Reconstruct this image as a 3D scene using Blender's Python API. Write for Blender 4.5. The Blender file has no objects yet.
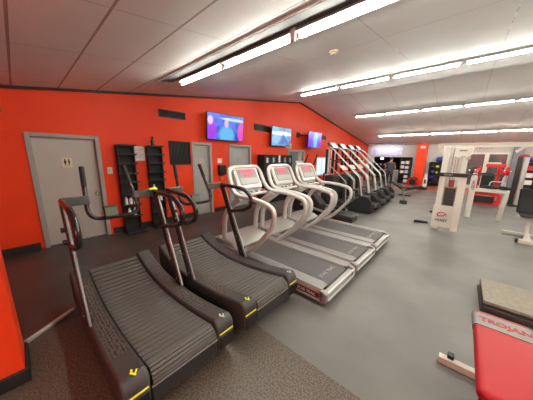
import bpy, bmesh, math, random
from mathutils import Vector, Matrix
random.seed(7)
PI = math.pi
C = bpy.context.scene.collection
S = bpy.context.scene

# ---------------------------------------------------------------- materials
def mat(name, col, rough=.5, metal=0., bump=0., bscale=60., var=0., vscale=8., coat=0., col2=None, spec=None):
    m = bpy.data.materials.new(name); m.use_nodes = True
    nt = m.node_tree; b = nt.nodes['Principled BSDF']
    b.inputs['Base Color'].default_value = (*col, 1); b.inputs['Roughness'].default_value = rough
    b.inputs['Metallic'].default_value = metal; b.inputs['Coat Weight'].default_value = coat
    if spec is not None: b.inputs['Specular IOR Level'].default_value = spec
    tc = nt.nodes.new('ShaderNodeTexCoord')
    if var > 0 or col2:
        n = nt.nodes.new('ShaderNodeTexNoise'); n.inputs['Scale'].default_value = vscale; n.inputs['Detail'].default_value = 6
        nt.links.new(tc.outputs['Object'], n.inputs['Vector'])
        r = nt.nodes.new('ShaderNodeValToRGB')
        c2 = col2 or tuple(c*(1-var) for c in col)
        r.color_ramp.elements[0].color = (*c2, 1); r.color_ramp.elements[1].color = (*col, 1)
        r.color_ramp.elements[0].position = .35; r.color_ramp.elements[1].position = .65
        nt.links.new(n.outputs['Fac'], r.inputs['Fac']); nt.links.new(r.outputs['Color'], b.inputs['Base Color'])
    if bump > 0:
        n = nt.nodes.new('ShaderNodeTexNoise'); n.inputs['Scale'].default_value = bscale; n.inputs['Detail'].default_value = 3
        nt.links.new(tc.outputs['Object'], n.inputs['Vector'])
        bp = nt.nodes.new('ShaderNodeBump'); bp.inputs['Strength'].default_value = bump; bp.inputs['Distance'].default_value = .01
        nt.links.new(n.outputs['Fac'], bp.inputs['Height']); nt.links.new(bp.outputs['Normal'], b.inputs['Normal'])
    return m
def emit(name, col, s):
    m = bpy.data.materials.new(name); m.use_nodes = True; nt = m.node_tree
    b = nt.nodes['Principled BSDF']; b.inputs['Base Color'].default_value = (.12, .12, .12, 1)
    b.inputs['Emission Color'].default_value = (*col, 1); b.inputs['Emission Strength'].default_value = s
    return m

RED = mat('orange_red_paint', (.86, .056, .009), .5, spec=.3, bump=.15, bscale=90, var=.06, vscale=1.5)
CEIL_TRIM = mat('dark_crown', (.03, .012, .01), .6)
GREYWALL = mat('grey_wall_paint', (.48, .46, .43), .7, bump=.1, bscale=80, var=.04)
FRAMEG = mat('grey_frame_paint', (.36, .35, .33), .5, var=.05)
DOORG = mat('grey_door_paint', (.50, .48, .43), .45, var=.05, vscale=3)
DOORG2 = mat('mid_grey_door_paint', (.40, .40, .38), .45, var=.05, vscale=3)
RUBBERB = mat('black_vinyl', (.018, .017, .017), .5)
BLACK = mat('black_paint', (.012, .012, .013), .35)
BLACKM = mat('matt_black', (.012, .012, .013), .7, bump=.1)
BLACKG = mat('gloss_black_tube', (.014, .013, .013), .22, coat=.3)
DARKG = mat('dark_grey_plastic', (.052, .050, .048), .45, bump=.15, bscale=300)
CHAR = mat('charcoal_plastic', (.03, .029, .028), .45)
SLAT = mat('slat_rubber', (.12, .115, .105), .55, spec=.3)
SILV = mat('silver_paint', (.66, .67, .64), .28, metal=.35)
SILVD = mat('grey_metal_paint', (.28, .28, .27), .4, metal=.3)
SILVM = mat('mid_silver_paint', (.42, .42, .40), .35, metal=.3)
CHROME = mat('chrome', (.8, .8, .8), .15, metal=1)
WHITE = mat('white_powder_coat', (.66, .64, .57), .4)
WHITEP = mat('white_paper', (.8, .78, .74), .7)
CREAM = mat('cream_plastic', (.72, .64, .46), .6)
WHITEF = mat('white_fixture', (.75, .74, .72), .5)
YEL = mat('fluorescent_yellow', (.85, .85, .02), .5)
REDV = mat('red_vinyl', (.40, .004, .009), .45, spec=.35, bump=.1, bscale=150)
REDP = mat('red_powder_coat', (.65, .01, .015), .35)
DRED = mat('dull_red_print', (.35, .04, .04), .6)
BLUEB = mat('blue_nylon', (.01, .05, .32), .5, bump=.4, bscale=25)
MATTOP = mat('worn_rubber_mat', (.30, .27, .215), .8, var=.2, vscale=30, bump=.2, bscale=200)
STRIPG = mat('grey_label_vinyl', (.20, .20, .19), .45)
BELT = mat('treadmill_belt', (.085, .082, .08), .5, bump=.15, bscale=300, var=.15, vscale=4)
SKIN = mat('skin', (.45, .24, .15), .6)
CLOTHG = mat('slate_cotton', (.055, .06, .085), .9, bump=.3)
CLOTHK = mat('dark_cotton', (.02, .02, .025), .9)
HAIR = mat('dark_hair', (.03, .02, .012), .7)
ORANGE = mat('orange_plastic', (.8, .2, .02), .5)
GREENP = mat('yellow_green_plastic', (.5, .5, .05), .5)
DARKROOM = mat('dark_room_paint', (.03, .028, .03), .8)
GREYCOL = mat('blue_grey_paint', (.16, .17, .20), .5)
GLOW = mat('pale_lavender_vinyl', (.62, .62, .74), .5, var=.12, vscale=6)
PURPLE = mat('faint_purple_print', (.45, .3, .5), .6)

PANELG = mat('panel_grey', (.10, .10, .097), .4)
def hex_mat():
    m = mat('perforated_plastic', (.036, .033, .031), .5)
    nt = m.node_tree; b = nt.nodes['Principled BSDF']
    tc = nt.nodes.new('ShaderNodeTexCoord'); v = nt.nodes.new('ShaderNodeTexVoronoi'); v.inputs['Scale'].default_value = 42; v.voronoi_dimensions = '2D'
    v.inputs['Randomness'].default_value = .45
    nt.links.new(tc.outputs['Object'], v.inputs['Vector'])
    r = nt.nodes.new('ShaderNodeValToRGB'); r.color_ramp.elements[0].position = .3; r.color_ramp.elements[1].position = .45
    r.color_ramp.elements[0].color = (.14, .125, .105, 1); r.color_ramp.elements[1].color = (.02, .018, .017, 1)
    nt.links.new(v.outputs['Distance'], r.inputs['Fac']); nt.links.new(r.outputs['Color'], b.inputs['Base Color'])
    bp = nt.nodes.new('ShaderNodeBump'); bp.inputs['Strength'].default_value = .5; bp.inputs['Distance'].default_value = .004
    nt.links.new(v.outputs['Distance'], bp.inputs['Height']); nt.links.new(bp.outputs['Normal'], b.inputs['Normal'])
    return m
HEX = hex_mat()

def floor_mat():
    m = bpy.data.materials.new('rubber_floor'); m.use_nodes = True; nt = m.node_tree; N = nt.nodes; L = nt.links
    b = N['Principled BSDF']; tc = N.new('ShaderNodeTexCoord'); sep = N.new('ShaderNodeSeparateXYZ'); L.new(tc.outputs['Object'], sep.inputs[0])
    def ramp(fac, a, c, p0, p1):
        r = N.new('ShaderNodeValToRGB'); r.color_ramp.elements[0].color = (*a, 1); r.color_ramp.elements[1].color = (*c, 1)
        r.color_ramp.elements[0].position = p0; r.color_ramp.elements[1].position = p1; L.new(fac, r.inputs['Fac']); return r.outputs['Color']
    def noise(s, d=4):
        n = N.new('ShaderNodeTexNoise'); n.inputs['Scale'].default_value = s; n.inputs['Detail'].default_value = d; L.new(tc.outputs['Object'], n.inputs['Vector']); return n.outputs['Fac']
    def step(sock, v, mode='GREATER_THAN'):
        q = N.new('ShaderNodeMath'); q.operation = mode; q.inputs[1].default_value = v; L.new(sock, q.inputs[0]); return q.outputs[0]
    def mix(f, a, c):
        x = N.new('ShaderNodeMix'); x.data_type = 'RGBA'
        L.new(f, x.inputs[0]); L.new(a, x.inputs[6]); L.new(c, x.inputs[7]); return x.outputs[2]
    def mul(a, c):
        q = N.new('ShaderNodeMath'); q.operation = 'MULTIPLY'; L.new(a, q.inputs[0]); L.new(c, q.inputs[1]); return q.outputs[0]
    grey = ramp(noise(1.1, 6), (.115, .114, .105), (.19, .185, .172), .3, .7)
    v1 = N.new('ShaderNodeTexVoronoi'); v1.inputs['Scale'].default_value = 90; L.new(tc.outputs['Object'], v1.inputs['Vector'])
    brown = ramp(noise(75, 3), (.042, .032, .025), (.18, .145, .11), .42, .58)
    fleck = ramp(v1.outputs['Distance'], (.26, .21, .17), (.07, .054, .042), .05, .22)
    mx = N.new('ShaderNodeMix'); mx.data_type = 'RGBA'; mx.inputs[0].default_value = .35; L.new(brown, mx.inputs[6]); L.new(fleck, mx.inputs[7])
    brown = mx.outputs[2]
    redm = ramp(noise(2, 4), (.34, .10, .07), (.44, .15, .10), .3, .7)
    gfar = step(sep.outputs['Y'], 1.44)
    c = mix(gfar, brown, grey)
    # darker floor tone along the near part of the orange wall
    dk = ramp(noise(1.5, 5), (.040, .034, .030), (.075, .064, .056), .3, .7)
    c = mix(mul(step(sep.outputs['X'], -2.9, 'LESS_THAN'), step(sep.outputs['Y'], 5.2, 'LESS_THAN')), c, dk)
    c = mix(mul(step(sep.outputs['Y'], 14.4), step(sep.outputs['X'], -3.0)), c, redm)
    L.new(c, b.inputs['Base Color'])
    rr = N.new('ShaderNodeMapRange'); rr.inputs['To Min'].default_value = .34; rr.inputs['To Max'].default_value = .5; L.new(noise(1.7, 5), rr.inputs['Value']); L.new(rr.outputs[0], b.inputs['Roughness'])
    bp = N.new('ShaderNodeBump'); bp.inputs['Strength'].default_value = .25; bp.inputs['Distance'].default_value = .004; L.new(noise(120, 3), bp.inputs['Height']); L.new(bp.outputs['Normal'], b.inputs['Normal'])
    return m
FLOOR = floor_mat()

def ceil_mat():
    m = bpy.data.materials.new('ceiling_panels'); m.use_nodes = True; nt = m.node_tree; N = nt.nodes; L = nt.links
    b = N['Principled BSDF']; b.inputs['Roughness'].default_value = .55
    tc = N.new('ShaderNodeTexCoord'); sep = N.new('ShaderNodeSeparateXYZ'); L.new(tc.outputs['Object'], sep.inputs[0])
    def math_(op, a, v=None, c=None):
        q = N.new('ShaderNodeMath'); q.operation = op
        if isinstance(a, (int, float)): q.inputs[0].default_value = a
        else: L.new(a, q.inputs[0])
        if v is not None:
            if isinstance(v, (int, float)): q.inputs[1].default_value = v
            else: L.new(v, q.inputs[1])
        return q.outputs[0]
    def line(sock, off, period, w):
        a = math_('ADD', sock, off); p = math_('PINGPONG', a, period/2); return math_('LESS_THAN', p, w)
    near = math_('LESS_THAN', sep.outputs['Y'], 2.0)
    ys = math_('MULTIPLY', line(sep.outputs['Y'], 10*.56-.10, .56, .011), near)
    yf = math_('MULTIPLY', line(sep.outputs['Y'], 2.44*3-.9, 2.44, .006), math_('SUBTRACT', 1.0, near))
    xs = line(sep.outputs['X'], 20*1.215+2.23-24.3+24.3, 1.215, .006)
    tot = math_('MAXIMUM', math_('MAXIMUM', ys, math_('MULTIPLY', yf, .5)), math_('MULTIPLY', xs, .5))
    n = N.new('ShaderNodeTexNoise'); n.inputs['Scale'].default_value = .9; n.inputs['Detail'].default_value = 6; L.new(tc.outputs['Object'], n.inputs['Vector'])
    r = N.new('ShaderNodeValToRGB'); r.color_ramp.elements[0].color = (.75, .76, .73, 1); r.color_ramp.elements[1].color = (.83, .84, .81, 1)
    r.color_ramp.elements[0].position = .3; r.color_ramp.elements[1].position = .7; L.new(n.outputs['Fac'], r.inputs['Fac'])
    mx = N.new('ShaderNodeMix'); mx.data_type = 'RGBA'; L.new(tot, mx.inputs[0]); L.new(r.outputs['Color'], mx.inputs[6]); mx.inputs[7].default_value = (.36, .30, .27, 1)
    # white patches of filler along two joints
    n2 = N.new('ShaderNodeTexNoise'); n2.inputs['Scale'].default_value = 5; n2.inputs['Detail'].default_value = 5; L.new(tc.outputs['Object'], n2.inputs['Vector'])
    patch = math_('MULTIPLY', math_('GREATER_THAN', n2.outputs['Fac'], .50), line(sep.outputs['X'], 20*1.215+2.23, 1.215, .012))
    py = math_('MULTIPLY', math_('GREATER_THAN', sep.outputs['Y'], 3.2), math_('LESS_THAN', sep.outputs['Y'], 5.9))
    patch = math_('MULTIPLY', patch, py)
    mx2 = N.new('ShaderNodeMix'); mx2.data_type = 'RGBA'; L.new(patch, mx2.inputs[0]); L.new(mx.outputs[2], mx2.inputs[6]); mx2.inputs[7].default_value = (.9, .88, .84, 1)
    L.new(mx2.outputs[2], b.inputs['Base Color'])
    return m
CEIL = ceil_mat()

def screen_mat(name, base, figs):
    """moving picture on a television: soft coloured blobs over a blue studio"""
    m = bpy.data.materials.new(name); m.use_nodes = True; nt = m.node_tree; N = nt.nodes; L = nt.links
    b = N['Principled BSDF']; b.inputs['Base Color'].default_value = (.01, .01, .012, 1); b.inputs['Roughness'].default_value = .25
    tc = N.new('ShaderNodeTexCoord')
    n = N.new('ShaderNodeTexNoise'); n.inputs['Scale'].default_value = 5; n.inputs['Detail'].default_value = 4; L.new(tc.outputs['Object'], n.inputs['Vector'])
    r = N.new('ShaderNodeValToRGB'); r.color_ramp.elements[0].color = (*[c*.5 for c in base], 1); r.color_ramp.elements[1].color = (base[0]+.05, base[1]*1.8+.04, min(1, base[2]*1.3), 1)
    r.color_ramp.elements[0].position = .35; r.color_ramp.elements[1].position = .7
    L.new(n.outputs['Fac'], r.inputs['Fac']); cur = r.outputs['Color']
    for (cy, cz, ry, rz, col) in figs:
        mp = N.new('ShaderNodeMapping'); mp.vector_type = 'TEXTURE'; mp.inputs['Location'].default_value = (0, cy, cz); mp.inputs['Scale'].default_value = (10, ry, rz)
        L.new(tc.outputs['Object'], mp.inputs['Vector'])
        g = N.new('ShaderNodeTexGradient'); g.gradient_type = 'SPHERICAL'; L.new(mp.outputs[0], g.inputs[0])
        rr = N.new('ShaderNodeMapRange'); rr.inputs['From Min'].default_value = .0; rr.inputs['From Max'].default_value = .35; L.new(g.outputs['Fac'], rr.inputs['Value'])
        mx = N.new('ShaderNodeMix'); mx.data_type = 'RGBA'; L.new(rr.outputs[0], mx.inputs[0]); L.new(cur, mx.inputs[6]); mx.inputs[7].default_value = (*col, 1); cur = mx.outputs[2]
    L.new(cur, b.inputs['Emission Color']); b.inputs['Emission Strength'].default_value = .42
    return m

# ---------------------------------------------------------------- mesh helpers
def fillet(pts, r, n=6, closed=False):
    P = [Vector(p) for p in pts]; out = []; K = len(P)
    for i in range(K):
        if not closed and i in (0, K-1): out.append(P[i]); continue
        a = P[(i-1) % K]-P[i]; b = P[(i+1) % K]-P[i]
        rr = min(r if not isinstance(r, (list, tuple)) else r[i], a.length*.49, b.length*.49)
        p0 = P[i]+a.normalized()*rr; p2 = P[i]+b.normalized()*rr
        for k in range(n+1):
            t = k/n; out.append(p0*(1-t)**2+P[i]*2*t*(1-t)+p2*t*t)
    return out

class M:
    def __init__(s): s.bm = bmesh.new()
    def box(s, c, d, rot=None):
        r = bmesh.ops.create_cube(s.bm, size=1)
        mt = Matrix.Translation(c) @ (rot.to_4x4() if rot else Matrix()) @ Matrix.Diagonal((*d, 1))
        bmesh.ops.transform(s.bm, matrix=mt, verts=r['verts']); return s
    def b2(s, x0, x1, y0, y1, z0, z1): return s.box(((x0+x1)/2, (y0+y1)/2, (z0+z1)/2), (abs(x1-x0), abs(y1-y0), abs(z1-z0)))
    def bar(s, a, b, w, h, up=(0, 0, 1)):
        a = Vector(a); b = Vector(b); d = (b-a).normalized(); u = Vector(up)
        if abs(d.dot(u)) > .98: u = Vector((1, 0, 0))
        y = u.cross(d).normalized(); z = d.cross(y)
        R = Matrix((d, y, z)).transposed()
        return s.box((a+b)/2, ((b-a).length, w, h), R)
    def tube(s, pts, r, n=10, closed=False, sy=1.0):
        P = [Vector(p) for p in pts]; K = len(P); rings = []; pu = None
        for i in range(K):
            if closed: d = P[(i+1) % K]-P[i-1]
            else: d = P[min(i+1, K-1)]-P[max(i-1, 0)]
            d.normalize()
            if pu is None:
                u = Vector((0, 0, 1)) if abs(d.z) < .9 else Vector((1, 0, 0))
            else: u = pu
            u = (u-d*u.dot(d)).normalized(); pu = u; v = d.cross(u)
            rr = r[i] if isinstance(r, (list, tuple)) else r
            rings.append([s.bm.verts.new(P[i]+u*math.cos(2*PI*k/n)*rr+v*math.sin(2*PI*k/n)*rr*sy) for k in range(n)])
        m = K if closed else K-1
        for i in range(m):
            A = rings[i]; B = rings[(i+1) % K]; off = 0
            if closed and i == K-1:
                off = min(range(n), key=lambda o: (A[0].co-B[o].co).length)
            for k in range(n):
                s.bm.faces.new((A[k], A[(k+1) % n], B[(k+1+off) % n], B[(k+off) % n]))
        if not closed:
            s.bm.faces.new(rings[0][::-1]); s.bm.faces.new(rings[-1])
        return s
    def cyl(s, a, b, r, n=16): return s.tube([a, b], r, n)
    def prism(s, poly, lo, hi, axis='y'):
        f = {'y': lambda p, t: (p[0], t, p[1]), 'x': lambda p, t: (t, p[0], p[1]), 'z': lambda p, t: (p[0], p[1], t)}[axis]
        A = [s.bm.verts.new(f(p, lo)) for p in poly]; B = [s.bm.verts.new(f(p, hi)) for p in poly]; n = len(poly)
        s.bm.faces.new(A); s.bm.faces.new(B[::-1])
        for i in range(n): s.bm.faces.new((A[i], B[i], B[(i+1) % n], A[(i+1) % n]))
        return s
    def sphere(s, c, r, sc=(1, 1, 1)):
        q = bmesh.ops.create_uvsphere(s.bm, u_segments=16, v_segments=10, radius=r)
        bmesh.ops.transform(s.bm, matrix=Matrix.Translation(c) @ Matrix.Diagonal((*sc, 1)), verts=q['verts']); return s
    def obj(s, name, m, parent=None, bev=0., smooth=True, seg=2):
        bmesh.ops.recalc_face_normals(s.bm, faces=s.bm.faces)
        me = bpy.data.meshes.new(name); s.bm.to_mesh(me); s.bm.free()
        if smooth:
            me.shade_smooth(); me.set_sharp_from_angle(angle=math.radians(35))
        o = bpy.data.objects.new(name, me); C.objects.link(o); me.materials.append(m)
        if parent: o.parent = parent
        if bev:
            md = o.modifiers.new('bevel', 'BEVEL'); md.width = bev; md.segments = seg; md.limit_method = 'ANGLE'; md.angle_limit = math.radians(35)
        return o

def thing(name, label, cat, loc=(0, 0, 0), rz=0., group=None):
    o = bpy.data.objects.new(name, None); o.empty_display_size = .1; C.objects.link(o)
    o.location = loc; o.rotation_euler = (0, 0, rz); o['label'] = label; o['category'] = cat
    if group: o['group'] = group
    return o
def tag(o, label, cat, group=None):
    o['label'] = label; o['category'] = cat
    if group: o['group'] = group
    return o
def struct(o, label=None):
    o['kind'] = 'structure'
    if label: o['label'] = label
    return o
def copy_tree(o, parent=None):
    c = o.copy(); C.objects.link(c)
    if parent: c.parent = parent
    for ch in list(o.children): copy_tree(ch, c)
    return c
def text(s, name, size, m, parent, loc, right, up, ext=.001, bold=0.):
    """flat lettering as a mesh: right / up are the writing's axes"""
    cu = bpy.data.curves.new(name, 'FONT'); cu.body = s; cu.size = size; cu.extrude = ext; cu.align_x = 'CENTER'; cu.align_y = 'CENTER'; cu.offset = bold
    t = bpy.data.objects.new(name+'_t', cu); C.objects.link(t); bpy.context.view_layer.update()
    dg = bpy.context.evaluated_depsgraph_get(); me = bpy.data.meshes.new_from_object(t.evaluated_get(dg))
    bpy.data.objects.remove(t)
    r = Vector(right).normalized(); u = Vector(up); u = (u-r*u.dot(r)).normalized(); n = r.cross(u)
    R = Matrix((r, u, n)).transposed().to_4x4()
    me.transform(Matrix.Translation(loc) @ R); me.materials.clear(); me.materials.append(m)
    o = bpy.data.objects.new(name, me); C.objects.link(o)
    if parent: o.parent = parent
    return o

# ---------------------------------------------------------------- room
XL, YR, ZR, SL = -5.58, 8.39, 3.99, .146
YF, YN, XR = 17.9, -2.4, 7.2
def cz(y): return ZR-SL*abs(y-YR)
struct(M().b2(XL-3.2, XR+.3, YN-.3, YF+3.5, -.1, 0).obj('floor', FLOOR, smooth=False), 'rubber gym floor, brown flecked near the camera and grey beyond')
m = M(); prof = [(YN-.2, cz(YN-.2)), (YR, ZR), (YF+.2, cz(YF+.2)), (YF+.2, cz(YF+.2)+.12), (YR, ZR+.12), (YN-.2, cz(YN-.2)+.12)]
m.prism(prof, XL-.15, XR+.15, 'x')
struct(m.obj('ceiling', CEIL, smooth=False), 'low pitched ceiling of off-white panels')
def wall_holes(axis, pos, th, u0, u1, top, holes):
    """wall in plane axis=pos; holes (u0,u1,z0,z1); top(u) height"""
    m = M(); us = sorted(set([u0, u1]+[h[0] for h in holes]+[h[1] for h in holes]+([YR] if axis == 'x' and u0 < YR < u1 else [])))
    for a, b in zip(us, us[1:]):
        z = 0.; hs = [h for h in holes if h[0] <= a+1e-6 and h[1] >= b-1e-6]
        segs = []
        for h in sorted(hs, key=lambda h: h[2]):
            if h[2] > z: segs.append((z, h[2]))
            z = h[3]
        for z0, z1 in segs: m.prism([(a, z0), (b, z0), (b, z1), (a, z1)], pos, pos+th, axis)
        m.prism([(a, z), (b, z), (b, top(b)), (a, top(a))], pos, pos+th, axis)
    bmesh.ops.remove_doubles(m.bm, verts=m.bm.verts, dist=1e-5)
    return m
D1, D2, D3, D4 = (.13, 1.16), (3.2, 3.84), (4.47, 5.45), (7.62, 8.9)
DH = 2.08
holesL = [(*D1, 0, DH), (*D2, 0, DH), (*D3, 0, DH), (*D4, 0, 2.0), (10.05, 11.5, .75, 1.72)]
struct(wall_holes('x', XL, -.15, YN-.15, YF+.15, lambda y: cz(y)+.02, holesL).obj('wall_left', RED, smooth=False), 'long orange-red gable wall')
m = M()
for y0, y1 in ((YN, YR), (YR, YF)): m.bar((XL+.02, y0, cz(y0)-.02), (XL+.02, y1, cz(y1)-.02), .04, .045)
struct(m.obj('trim_1', CEIL_TRIM, smooth=False), 'dark trim strip where the orange wall meets the ceiling')
m = M()
for y0, y1 in ((YN, D1[0]-.05), (D1[1]+.05, D2[0]-.05), (D2[1]+.05, D3[0]-.05), (D3[1]+.05, D4[0]-.05), (D4[1]+.05, YF)): m.b2(XL, XL+.015, y0, y1, 0, .13)
struct(m.obj('baseboard_left', RUBBERB, smooth=False), 'black vinyl baseboard along the orange wall')
GD0, GD1, GDH = .02, 1.84, 2.1
holesF = [(-5.1, -2.62, 0, 1.78), (GD0, GD1, 0, GDH)]
mm = M()
us = [XL, -5.1, -2.62, GD0, GD1, XR]
zt = cz(YF)+.02
mm.prism([(XL-.15, 0), (-5.1, 0), (-5.1, zt), (XL-.15, zt)], YF, YF+.15, 'y'); mm.prism([(-5.1, 1.78), (-2.62, 1.78), (-2.62, zt), (-5.1, zt)], YF, YF+.15, 'y')
mm.prism([(-2.62, 0), (GD0, 0), (GD0, zt), (-2.62, zt)], YF, YF+.15, 'y'); mm.prism([(GD0, GDH), (GD1, GDH), (GD1, zt), (GD0, zt)], YF, YF+.15, 'y')
mm.prism([(GD1, 0), (XR+.15, 0), (XR+.15, zt), (GD1, zt)], YF, YF+.15, 'y')
struct(mm.obj('wall_far', GREYWALL, smooth=False), 'pale grey end wall')
struct(wall_holes('x', XR, .15, YN-.15, YF+.15, lambda y: cz(y)+.02, []).obj('wall_right', GREYWALL, smooth=False), 'grey side wall outside the frame')
struct(M().b2(XL-.15, XR+.15, YN-.15, YN, 0, cz(YN)+.02).obj('wall_near', RED, smooth=False), 'red wall behind the camera')
# dark room behind the far wall
m = M(); m.b2(XL-.15, XR+.15, YF+3.3, YF+3.4, 0, 2.8); m.b2(XL-.15, XR+.15, YF+.35, YF+3.3, 2.7, 2.8); m.b2(XL-.15, XL-.05, YF+.15, YF+3.3, 0, 2.7); m.b2(XR, XR+.1, YF+.15, YF+3.3, 0, 2.7); m.b2(-1.5, -1.4, YF+.15, YF+3.3, 0, 2.7)
struct(m.obj('wall_back_room', DARKROOM, smooth=False), 'dark room seen through the openings in the end wall')
# corridor behind door 4, frosted window daylight
CORR = mat('corridor_paint', (.62, .66, .60), .6)
m = M(); m.b2(XL-1.8, XL-1.7, 6.9, 10.0, 0, 2.5); m.b2(XL-1.7, XL-.15, 6.9, 7.0, 0, 2.5); m.b2(XL-1.7, XL-.15, 9.9, 10.0, 0, 2.5); m.b2(XL-1.8, XL-.15, 6.9, 10.0, 2.5, 2.6)
struct(m.obj('wall_corridor', CORR, smooth=False), 'pale walls of the corridor behind the open doorway')

def door_frame(n, y0, y1, h, slab, label, m_f=FRAMEG):
    f = M(); w = .07
    f.b2(XL-.15, XL+.02, y0, y0+w, 0, h); f.b2(XL-.15, XL+.02, y1-w, y1, 0, h); f.b2(XL-.15, XL+.02, y0+w, y1-w, h-w, h)
    f.b2(XL-.09, XL-.07, y0+w, y0+w+.02, 0, h-w); f.b2(XL-.09, XL-.07, y1-w-.02, y1-w, 0, h-w); f.b2(XL-.09, XL-.07, y0+w, y1-w, h-w-.02, h-w)
    fr = f.obj('door_frame', m_f, None, .006)
    if slab:
        d = struct(M().b2(XL-.10, XL-.055, y0+w+.004, y1-w-.004, .01, h-w-.004).obj('door_%d' % n, slab, None, .004), label)
    else:
        d = bpy.data.objects.new('door_%d' % n, None); C.objects.link(d); struct(d, label)
    fr.parent = d
    return d
d1 = door_frame(1, *D1, DH, DOORG, 'beige-grey restroom door with a small pictogram sign')
k = M(); k.cyl((XL-.055, 1.015, .93), (XL-.0, 1.015, .93), .014); k.sphere((XL+.012, 1.015, .93), .03); k.cyl((XL-.055, 1.015, .93), (XL-.045, 1.015, .93), .035)
k.obj('door_handle', CHROME, d1)
sg = M().b2(XL-.055, XL-.049, .56, .70, 1.47, 1.65).obj('restroom_sign', CREAM, d1)
pg = M()
for yy in (.602, .658):
    X = XL-.047
    pg.cyl((X-.002, yy, 1.618), (X+.001, yy, 1.618), .011, 12)
pg.prism([(.582, 1.575), (.59, 1.603), (.614, 1.603), (.622, 1.575), (.612, 1.545), (.611, 1.52), (.593, 1.52), (.592, 1.545)], X-.002, X+.001, 'x')
pg.prism([(.645, 1.603), (.671, 1.603), (.674, 1.56), (.667, 1.56), (.665, 1.52), (.651, 1.52), (.649, 1.56), (.642, 1.56)], X-.002, X+.001, 'x')
pg.b2(X-.002, X+.001, .585, .675, 1.497, 1.503)
pg.obj('pictogram', BLACK, sg)
d2 = door_frame(2, *D2, DH, DOORG2, 'narrow grey door beside the black louvre')
M().b2(XL-.055, XL-.05, 3.44, 3.6, 1.5, 1.66).obj('door_plate', DOORG, d2, .002)
k = M(); k.cyl((XL-.055, 3.70, .95), (XL+.0, 3.70, .95), .014); k.sphere((XL+.01, 3.70, .95), .028); k.obj('door_handle', CHROME, d2)
d3 = door_frame(3, *D3, DH, DOORG2, 'grey door behind the first silver treadmill')
M().b2(XL-.055, XL-.05, 4.88, 5.06, 1.5, 1.66).obj('door_plate', FRAMEG, d3, .002)
k = M(); k.cyl((XL-.055, 5.3, .95), (XL+.0, 5.3, .95), .014); k.sphere((XL+.01, 5.3, .95), .028); k.obj('door_handle', CHROME, d3)
d4 = door_frame(4, *D4, 2.0, None, 'open doorway into a pale corridor', FRAMEG)
M().b2(XL-.1, XL-.06, 8.5, 8.83, .01, 1.93).obj('door_leaf', DOORG2, d4, .004)
# frosted window
w = bpy.data.objects.new('window_1', None); C.objects.link(w); struct(w, 'bright frosted window behind the upright bars')
f = M(); y0, y1, z0, z1 = 10.05, 11.5, .75, 1.72
f.b2(XL-.15, XL+.02, y0, y0+.06, z0, z1); f.b2(XL-.15, XL+.02, y1-.06, y1, z0, z1); f.b2(XL-.15, XL+.02, y0+.06, y1-.06, z1-.06, z1); f.b2(XL-.15, XL+.03, y0+.06, y1-.06, z0, z0+.06); f.b2(XL-.1, XL-.06, 10.76, 10.8, z0+.06, z1-.06)
f.obj('window_frame', WHITEF, w, .004)
M().b2(XL-.095, XL-.08, y0+.06, y1-.06, z0+.06, z1-.06).obj('window_pane', emit('daylit_frosted_glass', (.75, .9, 1), .42), w)

# glass doors in the far wall
gd = bpy.data.objects.new('door_5', None); C.objects.link(gd); struct(gd, 'white framed double glass doors in the end wall')
f = M(); t = .09; mid = .95
for a, b in ((GD0, mid), (mid, GD1)):
    f.b2(a, a+t, YF-.03, YF+.06, 0, GDH); f.b2(b-t, b, YF-.03, YF+.06, 0, GDH); f.b2(a+t, b-t, YF-.03, YF+.06, GDH-t, GDH); f.b2(a+t, b-t, YF-.03, YF+.06, 0, .2)
f.obj('door_frame', WHITE, gd, .004)
GLASS = bpy.data.materials.new('dark_glass'); GLASS.use_nodes = True
bb = GLASS.node_tree.nodes['Principled BSDF']; bb.inputs['Transmission Weight'].default_value = .85; bb.inputs['Roughness'].default_value = .03; bb.inputs['Base Color'].default_value = (.5, .55, .55, 1)
for a, b in ((GD0, mid), (mid, GD1)): M().b2(a+t, b-t, YF+.01, YF+.02, .2, GDH-t).obj('glass_pane', GLASS, gd)
struct(M().b2(1.93, 2.3, YF-.25, YF-.01, 0, cz(YF-.25)).obj('trim_2', GREYCOL, None, .005), 'blue-grey boxed column right of the glass doors')
struct(M().b2(-2.42, -1.86, YF-.35, YF-.01, .0, cz(YF-.3)).obj('trim_3', RED, None, .005), 'orange-red boxed pillar on the end wall')
p = thing('emergency_light', 'small white emergency light high on the orange pillar of the end wall', 'light', (-2.1, YF-.36, 2.42))
M().b2(-.13, .13, -.06, 0, -.05, .05).obj('housing', WHITEF, p, .01); 
for s_ in (-.07, .07): M().sphere((s_, -.07, .05), .04).obj('lamp_head', WHITEF, p)

# red pillar near the camera
pl = struct(M().b2(-2.62, -2.3, -.8, -.18, 0, cz(-.18)+.02).obj('trim_4', RED, None, .006), 'glossy red boxed pillar at the left edge of the frame')
m = M(); m.b2(-2.64, -2.28, -.82, -.16, 0, .115)
struct(m.obj('baseboard_pillar', RUBBERB, None, .006), 'black vinyl skirting around the red pillar')
# panel joint and imitated housing shadow near first lamp row
m = M(); yb = 1.98
m.b2(XL+1.2, XR, 1.87, 1.89, cz(1.87)-.012, cz(1.87)+.0)
struct(m.obj('trim_5', WHITEF, None, .002), 'white joint strip on the ceiling beside the nearest lamp row')
m = M(); m.prism([(1.90, cz(1.90)-.014), (2.14, cz(2.14)-.014), (2.14, cz(2.14)), (1.90, cz(1.90))], XL+1.3, XR, 'x')  # thin dark board stands in for the shadow cast by the lamp housings
struct(m.obj('shadow_band', mat('shadow_band_grey', (.09, .088, .083), .7), None), 'dark board imitating the lamp housing shadow between the joint strip and the nearest lamp row')

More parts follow.
